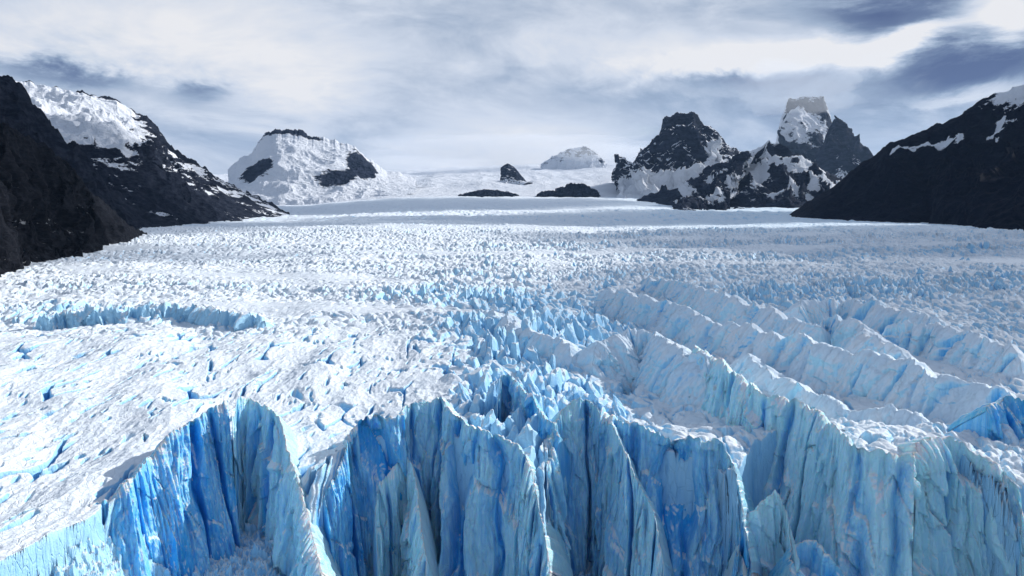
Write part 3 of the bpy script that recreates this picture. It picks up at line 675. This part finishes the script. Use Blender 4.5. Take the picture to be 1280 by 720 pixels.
mx = t.node('ShaderNodeMixShader', {0: cover, 1: bgs.outputs[0], 2: bgc.outputs[0]})
t.l.new(mx.outputs[0], t.node('ShaderNodeOutputWorld').inputs[0])
W.cycles.sampling_method = 'MANUAL'; W.cycles.sample_map_resolution = 1024

# ------------------------------------------------------------------ haze: one closed box of even thin air
def box(name, x0, x1, y0, y1, z0, z1, mat):
    v = [(x, y, z) for x in (x0, x1) for y in (y0, y1) for z in (z0, z1)]
    f = [(0, 1, 3, 2), (4, 6, 7, 5), (0, 4, 5, 1), (2, 3, 7, 6), (0, 2, 6, 4), (1, 5, 7, 3)]
    me = bpy.data.meshes.new(name); me.from_pydata(v, [], f); me.update(); me.materials.append(mat)
    o = bpy.data.objects.new(name, me); C.objects.link(o); return o
mh, t = new_mat('thin_air')
pv = t.node('ShaderNodeVolumePrincipled', {'Color': (.45, .68, 1, 1), 'Density': .75e-5, 'Anisotropy': .3})
t.l.new(pv.outputs[0], t.node('ShaderNodeOutputMaterial').inputs['Volume'])
HAZE = True
if HAZE: tag(box('haze', -31000, 31000, -1600, 31000, -7, 2300, mh), kind='stuff')

# ------------------------------------------------------------------ broken clouds between the sun and the ice
mc, t = new_mat('cloud_vapour')
pc = t.node('ShaderNodeVolumePrincipled', {'Color': (.97, .98, 1, 1), 'Density': .0024, 'Anisotropy': .5})
t.l.new(pc.outputs[0], t.node('ShaderNodeOutputMaterial').inputs['Volume'])
def cloud(label, gx, gy, rx, ry, thick, seed):
    """a flat bottomed cloud whose shadow falls at (gx, gy) on the ice"""
    alt = 2750.; k = (alt - 60) / sd[2]
    cx, cy = gx + sd[0] * k, gy + sd[1] * k
    th = np.linspace(0, 2 * np.pi, 121)[None, :]; ph = np.linspace(0, np.pi, 61)[:, None]
    r = np.sin(ph); ux = np.cos(th) * r; uy = np.sin(th) * r; uz = np.cos(ph) + 0 * th
    q = 1 + .30 * fbm3(ux * 1.6, uy * 1.6, uz * 1.6, 4, seed, .55)
    X = cx + rx * ux * q; Y = cy + ry * uy * q
    Z = alt + thick * uz * q * np.where(uz > 0, 1, .35)
    X[:, -1] = X[:, 0]; Y[:, -1] = Y[:, 0]; Z[:, -1] = Z[:, 0]
    o = grid_mesh('cloud', X, Y, Z, mc, flip=True); tag(o, kind='stuff'); return o
cloud('', 2100, 4000, 2300, 900, 900, 401)
cloud('', -1500, 4500, 1000, 420, 500, 409)
cloud('', 2100, 2000, 1700, 620, 600, 407)
cloud('', -500, 2900, 900, 330, 400, 408)
cloud('', 1350, 900, 1300, 760, 260, 402)
cloud('', -2300, 2200, 1500, 900, 600, 403)
cloud('', 2900, 3600, 1500, 1200, 600, 404)
cloud('', -900, 5600, 2200, 700, 700, 405)
cloud('', -1300, 1250, 1000, 260, 350, 406)
# ------------------------------------------------------------------ camera
cam = bpy.data.cameras.new('camera'); cam.lens = 36 * F / 1280; cam.sensor_width = 36; cam.clip_start = 1; cam.clip_end = 80000
co = bpy.data.objects.new('camera', cam); C.objects.link(co)
co.location = (0, 0, CAMZ); co.rotation_euler = (math.pi / 2 - TH, 0, 0)
sc = bpy.context.scene; sc.camera = co
sc.render.engine = 'CYCLES'
cy = sc.cycles; cy.use_denoising = True; cy.max_bounces = 6; cy.diffuse_bounces = 5; cy.glossy_bounces = 2; cy.volume_bounces = 1; cy.use_adaptive_sampling = False
cy.caustics_reflective = False; cy.caustics_refractive = False
vs = sc.view_settings; vs.view_transform = 'Standard'; vs.look = 'None'; vs.exposure = 0; vs.gamma = 1; vs.use_curve_mapping = False
